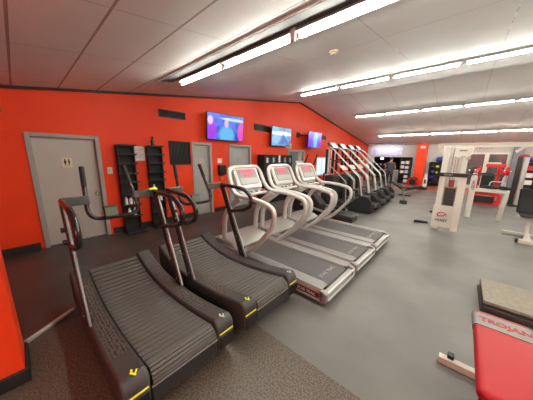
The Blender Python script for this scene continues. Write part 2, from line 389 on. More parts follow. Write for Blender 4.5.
# ---------------------------------------------------------------- fluorescent lights
TUBE = emit('lit_tube', (1, .975, .87), 46)
HOUSE = mat('batten_housing', (.5, .49, .47), .5)
CAP = mat('lamp_end', (.6, .58, .55), .5)
rows = [(2.2, 'nearest lamp row'), (6.12, 'second lamp row'), (10.76, 'third lamp row'), (14.7, 'farthest lamp row')]
pos_words = ['wall end of the', 'second tube from orange wall,', 'third tube from orange wall,', 'fourth tube from orange wall,',
             'fifth tube from orange wall,', 'sixth tube from orange wall,', 'seventh tube from orange wall,', 'eighth tube from orange wall,']
proto = thing('fluorescent_light', '', 'light', group='bare fluorescent battens in rows across the ceiling')
M().prism([(-.09, 0), (.09, 0), (.05, .045), (-.05, .045)], 0, 1.22, 'x').obj('housing', HOUSE, proto, .006)
M().cyl((.03, 0, -.021), (1.17, 0, -.021), .0165, 14).obj('tube', TUBE, proto)
for x_ in (0, 1.17): M().b2(x_, x_+.03, -.018, .018, -.042, 0).obj('lamp_holder', CAP, proto, .004)
first = True
for y, rw in rows:
    for i in range(8):
        o = proto if first else copy_tree(proto); first = False
        o.location = (-4.05+i*1.265, y, cz(y)-.062); 
        o['label'] = ('fluorescent batten at the ' if i == 0 else 'fluorescent batten, ')+pos_words[i]+' '+rw
        o['group'] = 'bare fluorescent battens in rows across the ceiling'
for i in range(5):  # extra row out of view, added to fill the left ceiling and near treadmills
    o = copy_tree(proto); o.location = (-.3+i*1.265, -1.75, cz(-1.75)-.062); o['group'] = 'added fill battens behind the camera, out of view'
    o['label'] = 'added fluorescent fill batten of the unseen row behind the camera, %s from the left' % ('first', 'second', 'third', 'fourth', 'fifth', 'sixth', 'seventh')[i]
sd = thing('smoke_detector', 'small cream smoke detector on the ceiling between first and second lamp rows', 'smoke detector', (-1.63, 3.26, cz(3.26)-.0))
M().cyl((0, 0, -.025), (0, 0, .0), .06, 24).obj('base', CREAM, sd, .004); M().cyl((0, 0, -.05), (0, 0, -.025), .045, 24).obj('cover', CREAM, sd, .008)
br = tag(M().b2(-1.57, -1.50, 2.10, 2.13, cz(2.2)-.16, cz(2.2)-.0).obj('lamp_bracket', CAP, None, .012), 'pale bracket hanging between second and third tubes of the nearest lamp row', 'bracket')

# ---------------------------------------------------------------- wall items
def louvre(name, y0, y1, z0, z1, label, cat, n, vertical=False):
    o = thing(name, label, cat, (XL, (y0+y1)/2, z0)); w = (y1-y0)/2; h = z1-z0
    m = M(); t = .025
    m.b2(0, .03, -w, -w+t, 0, h); m.b2(0, .03, w-t, w, 0, h); m.b2(0, .03, -w+t, w-t, 0, t); m.b2(0, .03, -w+t, w-t, h-t, h)
    m.obj('frame', BLACK, o, .003)
    m = M(); m.b2(0.001, .006, -w+t, w-t, t, h-t)
    for i in range(n):
        if vertical:
            y = -w+t+(i+.5)*(2*w-2*t)/n; m.box((.014, y, h/2), (.018, .006, h-2*t), Matrix.Rotation(.5, 3, 'Z'))
        else:
            z = t+(i+.5)*(h-2*t)/n; m.box((.014, 0, z), (.02, 2*w-2*t, .006), Matrix.Rotation(.5, 3, 'Y'))
    m.obj('slats', CHAR, o); return o
louvre('air_vent', 2.39, 3.06, 2.62, 2.80, 'black air vent high on the orange wall nearest the restroom door', 'air vent', 6)
louvre('air_vent', 5.6, 6.45, 2.60, 2.82, 'black air vent between the large television and the pale blue one', 'air vent', 6)
louvre('air_vent', 9.95, 10.9, 2.58, 2.80, 'black air vent behind the farthest television', 'air vent', 6)
louvre('louvre', 2.58, 3.15, 1.48, 2.08, 'square black louvre at head height beside the narrow grey door', 'louvre', 14, True)
lp = thing('light_switch', 'white light switch on the orange wall right of the restroom door', 'light switch', (XL, 1.28, 1.39))
M().b2(0, .012, -.045, .045, -.07, .07).obj('plate', WHITEF, lp, .003); M().b2(.012, .03, -.018, .018, -.03, .03).obj('toggle', WHITEF, lp, .004)
cm = thing('security_camera', 'small black camera box at the very left edge of the orange wall', 'camera', (XL, -.10, 2.38))
M().b2(0, .05, -.03, .03, -.03, .03).obj('bracket', BLACK, cm, .004); M().b2(.05, .16, -.04, .04, -.035, .035).obj('body', BLACK, cm, .01)

pp = thing('wall_notice', 'white printed notice between the two tall black racks', 'notice', (XL, 1.88, 1.75))
M().b2(0, .006, -.12, .12, -.16, .16).obj('sheet', WHITEP, pp)
m = M()
for i in range(6): m.b2(.006, .0075, -.09, .09-(i % 3)*.03, .10-i*.04, .108-i*.04)
m.obj('printed_lines', DRED, pp)
tag(M().b2(XL, XL+.006, 4.04, 4.2, 1.5, 1.64).obj('wall_notice', WHITEP), 'small white notice above the black dispenser', 'notice')
sp = thing('soap_dispenser', 'black hand sanitiser dispenser on the wall between two grey doors', 'dispenser', (XL, 4.16, 1.15))
M().b2(0, .12, -.13, .13, 0, .3).obj('body', BLACK, sp, .03, seg=4); M().b2(.02, .1, -.05, .05, -.03, 0).obj('nozzle', CHAR, sp, .006)
tag(M().b2(XL, XL+.05, 4.1, 4.2, .98, 1.07).obj('wipe_box', ORANGE, None, .008), 'small orange box under the black dispenser', 'box')
for z, m_, lb in ((2.17, CREAM, 'upper cream notice over the open doorway'), (1.98-.0, WHITEP, None)):
    if lb: tag(M().b2(XL, XL+.006, 7.45, 7.85, 2.06, 2.26).obj('wall_notice', m_), lb, 'notice')

def rack(y, w, label, seed):
    o = thing('equipment_rack', label, 'rack', (XL+.02, y, 0), 0, 'tall black wall racks right of the restroom door')
    m = M(); m.b2(.0, .03, -w/2, w/2, 0.02, 1.93); m.b2(.03, .10, -w/2, -w/2+.03, .02, 1.9); m.b2(.03, .10, w/2-.03, w/2, .02, 1.9); m.obj('back_panel', BLACKM, o, .004)
    M().b2(0, .34, -w/2-.03, w/2+.03, 0, .05).obj('base', BLACK, o, .01)
    for z in (.36, .62, .85, 1.13, 1.32, 1.53, 1.73, 1.92):
        mm = M(); mm.b2(.0, .17, -w/2-.01, w/2+.01, z-.02, z+.0); mm.b2(.15, .17, -w/2-.01, w/2+.03, z, z+.02); mm.obj('shelf', BLACK, o, .004)
    return o
rack(1.585, .34, 'tall black wall rack nearer to the restroom door', 1)
rack(2.19, .34, 'tall black wall rack with a dark bottle standing on its top', 2)
b = thing('bottle', 'dark bottle on top of the second tall black rack', 'bottle', (XL+.1, 2.16, 1.94))
M().tube([(0, 0, 0), (0, 0, .11), (0, 0, .14), (0, 0, .15)], [.04, .04, .02, .02], 14).obj('body', BLACK, b); M().cyl((0, 0, .15), (0, 0, .2), .024).obj('cap', BLACKG, b)
for (y, ps) in ((1.585, [(.62, -.09), (.62, .0), (.62, .09), (.36, -.05), (.36, .06)]), (2.19, [(.85, -.08), (.62, -.06), (.62, .06)])):
    for (z, dy) in ps:
        o = thing('spray_bottle', 'white bottle on the %s shelf of the %s black rack' % ({.85: 'upper', .62: 'middle', .36: 'lowest'}[z], 'first' if y < 2 else 'second'), 'bottle', (XL+.09, y+dy, z+.001), 0, 'white bottles on the black racks')
        M().tube([(0, 0, 0), (0, 0, .12), (0, 0, .15)], [.032, .032, .014], 12).obj('body', WHITEP, o)
        M().cyl((0, 0, .15), (0, 0, .18), .016, 10).obj('cap', DRED if (z, dy) == (.62, 0) else WHITEF, o)
b_ = tag(M().tube([(XL+.12, 2.28, .14), (XL+.12, 2.36, .14)], .09, 20).obj('foam_roller', DRED, None, .01), 'small dark red roller low on the second black rack', 'roller') if False else None

# lockers
lk = thing('locker_cabinet', 'black bank of small lockers under the pale blue television', 'lockers', (XL+.02, 5.75, 0))
LW = 1.72; M().b2(0, .32, 0, LW, 0, 1.78).obj('body', BLACKM, lk, .006)
for i in range(5):
    for j in range(4):
        d = M().b2(.32, .335, .02+i*LW/5, (i+1)*LW/5-.02, .06+j*.43, .06+j*.43+.41).obj('door', BLACK, lk, .004)
        M().b2(.335, .35, (i+1)*LW/5-.06, (i+1)*LW/5-.045, .22+j*.43, .30+j*.43).obj('latch', CHROME, d)
        if j == 3: M().b2(.335, .338, .12+i*LW/5, .22+i*LW/5, 1.50, 1.67 if i != 2 else 1.76).obj('number_card', WHITEP if i in (0, 2) else SILVM, d)
# ---------------------------------------------------------------- televisions
def tv(y, z, w, h, sm, label, tilt=.06, yaw=0., arm=.14):
    o = thing('television', label, 'television', (XL+arm, y, z)); o.rotation_euler = (0, tilt, yaw)
    M().b2(0, .045, -w/2, w/2, -h/2, h/2).obj('body', BLACK, o, .008)
    M().b2(.045, .047, -w/2+.014, w/2-.014, -h/2+.018, h/2-.014).obj('screen', sm, o)
    m = M(); m.b2(-arm, -arm+.02, -.15, .15, -.15, .15); m.b2(-arm+.02, 0, -.04, .04, -.05, .05); m.obj('wall_mount', BLACKM, o, .004)
    return o
B = (.02, .08, .75)
s1 = screen_mat('screen_blue_studio', B, [(-.54, -.1, .22, .35, (.35, .02, .75)), (-.56, .16, .1, .14, (.9, .5, .8)), (.02, -.22, .34, .3, (.1, .45, .8)), (.0, .12, .09, .15, (.7, .42, .6)), (.58, -.1, .16, .38, (.75, .05, .5)), (.3, .24, .6, .05, (.4, .7, 1))])
s2 = screen_mat('screen_pale_blue', (.12, .3, .75), [(0, .12, .9, .09, (.8, .88, 1)), (.1, -.1, .14, .24, (.05, .15, .5)), (-.35, -.1, .3, .2, (.3, .5, .85))])
s3 = screen_mat('screen_purple_blue', (.02, .14, .9), [(-.45, 0, .28, .6, (.2, .02, .8)), (.05, 0, .2, .5, (.2, .6, .95)), (.45, 0, .2, .5, (.3, .03, .8))])
tv(4.26, 2.54, 1.34, .74, s1, 'large wall television with a blue studio picture, nearest of the three')
tv(6.93, 2.465, 1.2, .70, s2, 'pale blue wall television above the black lockers')
t3 = tv(9.2, 2.48, 1.18, .70, s3, 'purple and blue wall television, farthest of the three', arm=.3)
m = M(); m.bar((-.28, -.9, .16), (-.05, .0, .16), .03, .04); m.b2(-.3, -.26, -1.0, -.8, .05, .25)
m.obj('swing_arm', BLACKM, t3, .004)
# upright bars by the window
hb = thing('barbell_stand', 'black floor stand for upright bars in front of the frosted window', 'bar stand', (XL+.32, 10.9, 0))
M().b2(-.2, .2, -.6, .6, 0, .06).obj('base', BLACK, hb, .01)
mm = M(); mm.bar((0, -.55, .9), (0, .55, .9), .06, .04); mm.b2(-.03, .03, -.58, -.52, .06, .9); mm.b2(-.03, .03, .52, .58, .06, .9); mm.obj('holder', BLACK, hb, .004)
words = ['nearest', 'second nearest', 'middle', 'second farthest', 'farthest']
for i in range(5):
    y = 10.45+i*.22
    o = thing('barbell', 'silver bar standing upright before the frosted window, %s of the five' % words[i], 'barbell', (XL+.37, y, .061), 0, 'upright bars before the window')
    M().cyl((0, 0, 0), (0, 0, 2.08), .018, 10).obj('shaft', SILV, o); M().cyl((0, 0, 1.68), (0, 0, 2.06), .03, 12).obj('sleeve', SILV, o)

# ---------------------------------------------------------------- curved treadmills
def curved_treadmill(yc, label, gauge):
    """local: +x towards the room, front end towards the wall"""
    o = thing('curved_treadmill', label, 'treadmill', (-2.3, yc, 0), 0, 'black curved treadmills')
    x0, x1 = -.88, .93
    def zb(x):  # belt height
        t = (x-(-.1)); return .235+(.165*(t/.78)**2 if t < 0 else .125*(t/1.05)**2)
    n = 26; W = .43; BW = .26
    top = [(x0+(x1-x0)*i/n, zb(x0+(x1-x0)*i/n)+.018) for i in range(n+1)]
    # side covers : curved top, rounded rear end
    for s, hx in ((-1, True), (1, False)):
        y_in, y_out = s*(BW+.004), s*W
        end = [(x1+.035, top[-1][1]-.02), (x1+.055, top[-1][1]-.06), (x1+.05, .15), (x1+.02, .085), (x1-.04, .06)]
        fr = [(x0+.1, .06), (x0+.0, .12), (x0-.03, .25), (x0-.02, top[0][1]-.04)]
        sc = M().prism([(x, z+.012) for x, z in top]+end+fr, min(y_in, y_out), max(y_in, y_out)).obj('side_cover', DARKG, o, .022, seg=3)
        # textured foot strip
        m = M(); i0 = 3; i1 = n-4
        for i in range(i0, i1):
            (xa, za), (xb, zb_) = top[i], top[i+1]; d = .0135
            ya, yb = s*(BW+.022), s*(W-.03)
            vs = [m.bm.verts.new(v) for v in ((xa, ya, za+d), (xb, ya, zb_+d), (xb, yb, zb_+d), (xa, yb, za+d))]; m.bm.faces.new(vs)
        m.obj('foot_strip', HEX, sc)
        q = M(); ya, yb = sorted((s*(BW+.02), s*(W-.01)))
        q.b2(x1+.048, x1+.058, ya, yb, .262, .278); q.obj('yellow_stripe', YEL, sc, .003)['label'] = 'fluorescent yellow stripe'
        lg = M(); yc_ = s*(BW+.085); lg.box((x1-.0, yc_, top[-1][1]+.012), (.045, .012, .003), Matrix.Rotation(.5, 3, 'Z')); lg.box((x1-.008, yc_+.02, top[-1][1]+.012), (.03, .01, .003), Matrix.Rotation(-.6, 3, 'Z')); lg.cyl((x1-.03, yc_-.0, top[-1][1]+.01), (x1-.03, yc_, top[-1][1]+.0145), .008)
        lg.obj('logo', YEL if s < 0 else WHITEP, sc)
        pb = M(); pb.b2(x1+.045, x1+.06, ya, yb, .12, .245); pb.obj('end_plate', BLACK, sc, .008)
    # belt
    m = M(); ns = 27
    for i in range(ns):
        xa = x0+.03+(x1-x0-.05)*i/ns; xb = x0+.03+(x1-x0-.05)*(i+1)/ns; xm = (xa+xb)/2
        ang = -math.atan((zb(xb)-zb(xa))/(xb-xa))
        m.box((xm, 0, zb(xm)-.006), ((xb-xa)*.87, 2*BW-.012, .016), Matrix.Rotation(ang, 3, 'Y'))
    for k in range(1, 6):
        a = PI/2-k*.3; R_ = .085
        m.box((x1-.04+R_*math.cos(a), 0, zb(x1)-.095+R_*math.sin(a)), (.022, 2*BW-.02, .014), Matrix.Rotation(PI/2-a, 3, 'Y'))
    m.obj('belt', SLAT, o, .003, seg=1)
    m = M(); m.prism([(x, z-.05) for x, z in top]+[(x1, .09), (x0+.05, .09)], -BW, BW); m.obj('undertray', BLACKM, o)
    m = M(); m.b2(x1-.01, x1+.045, -BW, BW, .10, .235); m.obj('rear_panel', CHAR, o, .012)
    m = M(); m.b2(x1+.04, x1+.052, -BW, BW, .232, .243); m.obj('rear_lip', SILVD, o, .003)
    for sx in (x0+.15, x1-.15):
        for s in (-1, 1): M().cyl((sx, s*(W-.08), 0), (sx, s*(W-.08), .075), .03).obj('foot', BLACK, o)
    # uprights
    for s in (-1, 1):
        y = s*(W-.01)
        a = Vector((.02, y, .24)); b = Vector((-.44, y, 1.30))
        up = M().bar(a, b, .045, .085).obj('upright', BLACK if s > 0 else CHAR, o, .012)
        M().bar(a+Vector((.065, 0, .03)), b+Vector((.06, 0, -.05)), .018, .03).obj('edge_strip', SILVM if s > 0 else SILVD, up, .003)
        M().cyl(a+Vector((-.02, -s*.03, .10)), a+Vector((-.02, s*.03, .10)), .012).obj('bolt', CHROME, up); M().cyl(a+Vector((-.12, -s*.03, .32)), a+Vector((-.12, s*.03, .32)), .011).obj('bolt', CHROME, up)
        pts = fillet([(-.46, y, 1.30), (.03, y, 1.29), (.19, y, 1.2), (.20, y, 1.06), (.05, y, .98), (-.30, y, .90)], [.0, .12, .09, .1, .12, 0])
        M().tube(pts, .026, 12).obj('side_rail', BLACKG, o)
        if s < 0:
            for dz in (.98, 1.09): M().cyl((-.2, y-.03, dz), (-.2, y-.06, dz), .022).obj('knob', BLACK, o)
    q = M(); q.b2(-.51, -.46, -W-.005, -.21, 1.24, 1.325); q.obj('front_panel', PANELG, o, .01); q = M(); q.b2(-.53, -.48, .19, W+.005, 1.24, 1.325); q.obj('front_panel', PANELG, o, .01)
    # bull horn handles
    pts = fillet([(-.66, -.21, 1.60), (-.49, -.24, 1.07), (-.45, .24, 1.07), (-.66, .17, 1.60)], .13, 8)
    hh = M().tube(pts, .021, 12).obj('handlebar', BLACKG, o)
    for a, b in ((pts[0], pts[1]), (pts[-1], pts[-2])):
        d = (b-a).normalized(); M().cyl(a-d*.005, a+d*.20, .0235).obj('grip', BLACKM, hh)
    cn = M().box((-.44, -.05, 1.14), (.03, .13, .13), Matrix.Rotation(-.3, 3, 'Y')).obj('display', BLACK, o, .01)
    M().box((-.422, -.05, 1.145), (.004, .11, .085), Matrix.Rotation(-.3, 3, 'Y')).obj('screen', mat('lcd_'+gauge, (.09, .11, .05), .3), cn)
    return o
A_ = curved_treadmill(.645, 'black curved slatted treadmill nearest the camera and the red pillar', 'near')
M().box((-.47, .40, 1.335), (.07, .09, .02)).obj('yellow_clip', YEL, A_, .006)['label'] = 'fluorescent yellow clip on the crossbar'
B_ = curved_treadmill(1.64, 'black curved slatted treadmill standing beside the silver treadmills', 'far')

# ---------------------------------------------------------------- silver treadmills
LED = emit('red_led', (1, .01, .10), .45)
def silver_treadmill():
    o = thing('treadmill', '', 'treadmill', group='silver treadmills in a row')
    W = .45
    # deck chassis
    for s in (-1, 1):
        r = M(); r.prism([(-1.95, .05), (-.02, .05), (-.0, .08), (-.0, .185), (-.03, .205), (-1.95, .235)], s*W, s*(W-.045)); rr = r.obj('side_panel', SILVM, o, .01)
        M().prism([(-1.6, .222), (-.02, .208), (-.02, .222), (-1.6, .237)], s*(W-.002), s*(W-.155)).obj('foot_rail', SILVD, o, .004)
        M().b2(-1.6, -.06, s*(W-.152), s*(W-.16), .2, .228).obj('rail_edge', SILV, o, .002)
    bl = M().prism([(-1.75, .10), (-.02, .10), (-.02, .19), (-.06, .205), (-1.75, .222)], -W+.157, W-.157).obj('belt', BELT, o, .012)
    text('STAR TRAC', 'belt_print', .075, SILVM, bl, (-.17, 0, .2105), (0, 1, 0), (-1, 0, .01))
    # rear end cap
    for a_, b_ in ((-W, -W+.07), (W-.07, W)): M().prism([(.0, .04), (.045, .06), (.05, .17), (.0, .195), (-.05, .2), (-.05, .04)], a_, b_).obj('end_cap', SILVD, o, .012)
    lo = fillet([(.04, -W+.05, .17), (.055, W-.05, .17), (.055, W-.05, .07), (.04, -W+.05, .07)], .04, 5, True)
    M().tube(lo, .013, 10, True).obj('rear_guard', SILV, o)
    M().b2(-.03, .035, -W+.07, W-.07, .055, .17).obj('rear_roller_cover', SILVM, o, .02)
    for sx in (-1.8, -.12):
        for s in (-1, 1): M().cyl((sx, s*.36, 0), (sx, s*.36, .06), .025).obj('foot', BLACK, o)
    # motor hood
    M().prism([(-2.2, .05), (-1.7, .05), (-1.58, .23), (-1.7, .30), (-2.05, .34), (-2.2, .28)], -W+.02, W-.02).obj('motor_hood', SILVM, o, .03, seg=3)
    # label on side
    lb = M().b2(-.40, -.04, -W-.004, -W+.002, .085, .165).obj('maker_plate', DRED, o, .006); lb['label'] = 'red and black maker plate'
    q = M().b2(-.388, -.052, -W-.006, -W-.0045, .095, .155).obj('plate_face', BLACK, lb)
    text('STAR TRAC', 'lettering', .05, WHITEP, lb, (-.22, -W-.0075, .124), (1, 0, 0), (0, 0, 1))
    # main silver frame: foot -> hand rail -> head loop -> hand rail -> foot
    y = .40; yt = .36
    pts = [(-1.36, -y, .22), (-1.12, -y, .42), (-.80, -y, .80), (-.80, -y, 1.05), (-1.18, -y, 1.13), (-1.66, -y, 1.12), (-1.83, -yt, 1.55),
           (-1.83, yt, 1.55), (-1.66, y, 1.12), (-1.18, y, 1.13), (-.80, y, 1.05), (-.80, y, .80), (-1.12, y, .42), (-1.36, y, .22)]
    rad = [0, .2, .25, .18, .3, .22, .16, .16, .22, .3, .18, .25, .2, 0]
    fp = fillet(pts, rad, 8)
    M().tube(fp, .036, 14).obj('handrail', SILV, o)
    # uprights
    for s in (-1, 1):
        M().tube(fillet([(-1.93, s*.385, .25), (-1.90, s*.385, .80), (-1.50, s*.39, 1.10)], .35, 8), .05, 14, sy=.75).obj('upright', SILV, o)
    M().tube([(-1.62, -.39, 1.10), (-1.62, .39, 1.10)], .022, 12).obj('grip_bar', SILVD, o)
    # console
    R_ = Matrix.Rotation(-math.radians(28), 3, 'Y')   # face leans back
    cc = Vector((-1.75, 0, 1.355))
    def pt(u, v, w): return cc+R_ @ Vector((w, u, v))
    cons = M(); cons.box(cc, (.07, .56, .40), R_); cons = cons.obj('console', SILV, o, .035, seg=4)
    M().box(pt(0, .015, .038), (.006, .44, .28), R_).obj('display_panel', STRIPGREY, cons, .01)
    M().box(pt(0, .115, .043), (.004, .34, .045), R_).obj('led_strip', LED, cons)
    M().box(pt(0, .04, .043), (.004, .16, .035), R_).obj('led_window', LED, cons)
    m = M(); m.box(pt(0, -.055, .0415), (.003, .40, .10), R_)
    for i in range(5):
        for j in range(2): m.box(pt(-.16+i*.08, -.03-j*.05, .043), (.004, .05, .028), R_)
    m.obj('keypad', SILVM, cons)
    m = M(); m.box(pt(-.05, .215, .0), (.05, .09, .02), R_); m.box(pt(.05, .215, 0), (.05, .09, .02), R_); m.obj('speaker_slots', BLACK, cons, .004)
    tr = M(); tr.box((-1.62, 0, 1.13), (.18, .56, .05), Matrix.Rotation(.25, 3, 'Y')); tr = tr.obj('tray', SILV, o, .02, seg=3)
    m = M()
    for i in range(4): m.cyl((-1.58, -.18+i*.12, 1.145), (-1.58, -.18+i*.12, 1.158), .025)
    m.obj('control_buttons', DARKG, tr)
    M().b2(-1.60, -1.56, .2, .26, 1.14, 1.175).obj('stop_button', REDP, tr, .008)
    for s in (-1, 1):
        M().tube([(-1.74, s*.36, 1.27), (-1.74, s*.26, 1.27)], .02, 10).obj('bracket', SILVD, o)
    return o
STRIPGREY = mat('console_face_grey', (.24, .235, .23), .35)
T = silver_treadmill()
for i, (yc, lb) in enumerate(((2.61, 'silver treadmill beside the curved treadmills, with a red maker plate on its side'), (3.575, 'silver treadmill in the middle of its row of three'), (4.54, 'silver treadmill closest to the stair climbers, last of its row'))):
    o = T if i == 0 else copy_tree(T)
    o.location = (-1.01, yc, 0); o['label'] = lb; o['group'] = 'silver treadmills in a row'

# ---------------------------------------------------------------- elliptical between the treadmills and climbers
e = thing('elliptical_trainer', 'dark elliptical trainer between the silver treadmills and the stair climbers', 'elliptical', (-3.0, 5.75, 0))
M().prism([(-.9, .08), (.1, .08), (.15, .4), (-.2, .72), (-.7, .75), (-.95, .5)], -.16, .16).obj('flywheel_housing', BLACKM, e, .05, seg=3)
m = M(); m.bar((-.9, 0, .05), (.95, 0, .05), .1, .07); m.bar((.9, -.28, .04), (.9, .28, .04), .08, .07); m.bar((-.85, -.28, .04), (-.85, .28, .04), .08, .07); m.obj('base_frame', SILVD, e, .01)
M().bar((-.55, 0, .6), (-.75, 0, 1.5), .07, .1).obj('mast', SILVD, e, .01)
M().box((-.72, 0, 1.5), (.05, .4, .26), Matrix.Rotation(-.5, 3, 'Y')).obj('console', SILVM, e, .02)
for s in (-1, 1):
    M().tube(fillet([(-.45, s*.3, .35), (-.62, s*.3, 1.0), (-.35, s*.27, 1.65), (-.3, s*.25, 1.8)], .15), .019, 10).obj('arm', BLACKG, e)
    M().bar((-.45, s*.3, .36), (.75, s*.22, .26 if s > 0 else .17), .05, .06).obj('pedal_arm', SILVM, e, .01)
    M().b2(.35, .72, s*.22-.08, s*.22+.08, .27, .34).obj('pedal', BLACKM, e, .015)
M().b2(.55, 1.1, -.3, .12, .08, .26).obj('rear_cover', CHAR, e, .04, seg=3)
e.location = (-3.0, 5.72, 0)

# ---------------------------------------------------------------- stair climbers
def climber():
    o = thing('stair_climber', '', 'stair climber', group='stair climbers in a row')
    W = .37    # local: x=0 rear (room side), front at x=-1.7
    prof = [(0, .03), (.04, .10), (.02, .38), (-.12, .54), (-.34, .56), (-.5, .40), (-.7, .26), (-1.4, .26), (-1.5, .5), (-1.7, .5), (-1.7, .03)]
    for s in (-1, 1):
        M().prism(prof, s*(W-.11), s*W).obj('side_cover', BLACKM, o, .03, seg=3)
    for k in range(3):
        q = M(); q.b2(-.16-k*.26, .06-k*.26, -W+.115, W-.115, .30+k*.2-.03, .30+k*.2); q.b2(.045-k*.26, .065-k*.26, -W+.115, W-.115, .18+k*.2, .28+k*.2); q.obj('step', DARKG if k % 2 else CHAR, o, .004)
    M().b2(-1.65, -.05, -W+.12, W-.12, .05, .26).obj('base', BLACK, o, .01)
    M().b2(-1.66, -1.3, -W+.12, W-.12, .26, 1.1).obj('front_housing', CHAR, o, .03)
    M().b2(-.28, -.1, -W+.07, W-.07, .02, .16).obj('rear_step', CHAR, o, .01)
    for s in (-1, 1):
        y = s*(W-.03)
        pts = fillet([(-1.50, y, 2.06), (-1.35, y, 1.98), (-.42, y, 1.11), (-.30, y, .50)], .07, 7)
        M().tube(pts, .0185, 12).obj('handrail', SILV, o)
        pts = fillet([(-1.50, y, 1.50), (-.85, y, .95), (-.80, y, .25)], .06, 6)
        M().tube(pts, .018, 10).obj('lower_rail', SILVM, o)
        M().bar((-1.62, s*.25, 1.15), (-1.62, s*.25, 2.0), .05, .08).obj('mast', BLACK, o, .01)
    M().tube([(-1.50, -W+.03, 2.04), (-1.50, W-.03, 2.04)], .022, 10).obj('cross_bar', BLACKG, o)
    M().tube(fillet([(-1.5, -.26, 1.66), (-1.25, -.26, 1.6), (-1.25, .26, 1.6), (-1.5, .26, 1.66)], .08), .02, 10).obj('front_grip', BLACKG, o)
    R_ = Matrix.Rotation(-math.radians(40), 3, 'Y')
    cn = M().box((-1.53, 0, 2.10), (.08, .52, .28), R_).obj('console', BLACK, o, .02)
    M().box(Vector((-1.53, 0, 2.10))+R_ @ Vector((.043, 0, 0)), (.006, .34, .22), R_).obj('display', emit('lit_console', (.9, .93, .9), .3), cn)
    M().box(Vector((-1.10, 0, 1.38)), (.02, .40, .20), Matrix.Rotation(-.8, 3, 'Y')).obj('instruction_plate', WHITEP, o, .005)
    return o
K = climber(); wd = ['nearest the camera', 'second from the camera', 'third from the camera', 'farthest from the camera']
for i in range(4):
    o = K if i == 0 else copy_tree(K); o.location = (-1.93-.03*i, 7.37+.88*i, 0); o['group'] = 'stair climbers in a row'
    o['label'] = 'black stair climber with silver handrails, %s of the four' % wd[i]

# ---------------------------------------------------------------- white cable machine
cmn = thing('cable_machine', 'white cable machine with a weight stack tower and long overhead beam', 'cable machine', (-.39, 6.8, 0))
M().b2(0, .115, .0, .12, 0, 2.02).obj('left_post', WHITE, cmn, .006)
M().b2(.36, .50, .0, .12, 0, 1.34).obj('front_post', WHITE, cmn, .006)
M().b2(.36, .46, .55, .65, 0, 2.02).obj('rear_post', WHITE, cmn, .006)
m = M(); m.b2(.05, .12, .12, .60, 0, .07); m.b2(.38, .45, .12, .55, 0, .07); m.b2(.05, .45, .55, .62, 0.0, .07); m.obj('foot_frame', WHITE, cmn, .006)
pn = M().b2(-.02, .38, -.02, .0, .07, .62).obj('lower_shroud', WHITE, cmn, .006)
text('HOIST', 'lettering', .085, CHAR, pn, (.17, -.024, .24), (1, 0, 0), (0, 0, 1), bold=.002)
q = M()
q.tube([(.17+.09*math.cos(a), -.024, .38+.065*math.sin(a)) for a in [k*PI/8 for k in range(-1, 11)]], [.004+.001*abs(k) for k in range(-1, 11)], 8); q.tube([(.1, -.024, .34), (.2, -.024, .36), (.24, -.024, .40)], .012, 8)
q.obj('emblem', DRED, pn)
M().b2(-.01, .50, -.03, .13, 1.32, 1.41).obj('head_plate', BLACK, cmn, .006)
text('HOIST', 'lettering', .06, SILVM, bpy.data.objects['head_plate'], (.16, -.033, 1.365), (1, 0, 0), (0, 0, 1))
st = M()
for i in range(21): st.b2(.14, .34, .03, .10, .10+i*.045, .10+i*.045+.041)
st.obj('weight_stack', CHAR, cmn, .003)
for xx in (.19, .29): M().cyl((xx, .065, .7), (xx, .065, 1.95), .009).obj('guide_rod', CHROME, cmn)
M().cyl((.24, .065, .7), (.24, .065, 1.95), .004, 8).obj('cable', BLACK, cmn)
M().b2(.20, .28, .04, .09, 1.08, 1.24).obj('stack_collar', DRED, cmn, .01)
bm_ = M(); bm_.b2(-.12, 3.1, .02, .10, 2.0, 2.08); bm_.b2(-.12, 3.1, .0, .12, 2.075, 2.09); bm_.obj('overhead_beam', WHITE, cmn, .006)
M().prism([(-.12, 2.0), (-.10, 1.93), (.0, 1.80), (.115, 1.76), (.2, 2.0)], .045, .075).obj('gusset', WHITE, cmn, .004)
c = M(); c.prism([(.20, 2.0), (.52, 2.0), (.50, 1.83), (.42, 1.75), (.36, 1.82), (.30, 1.75), (.2, 1.80)], -.01, .13); c = c.obj('pulley_cover', WHITE, cmn, .008)
M().b2(.28, .42, -.016, -.011, 1.915, 1.935).obj('slot', BLACK, c)
for xx in (.27, .45): M().cyl((xx, .01, 1.77), (xx, .10, 1.77), .05, 18).obj('pulley', SILVM, cmn)
M().bar((1.28, .06, 2.01), (1.16, .06, 1.90), .04, .05).obj('brace', WHITE, cmn, .004)
m = M(); m.b2(3.0, 3.12, .0, .12, 0, 2.02); m.b2(2.9, 3.2, -.3, .5, 0, .05); m.obj('far_post', WHITE, cmn, .006)
M().tube([(.44, .3, 1.38), (1.0, .95, 1.36)], .012, 10).obj('black_arm', BLACKG, cmn)
for yy in (.35, 2.0):
    tag(M().tube([(-.85+.12*yy, 6.8+yy, .03), (-.55+.14*yy, 6.85+yy, .03)], .03, 12).obj('handle_grip', BLACKM, None, .004), 'black grip handle on the floor left of the cable machine, %s one' % ('nearer' if yy < 1 else 'farther'), 'handle')

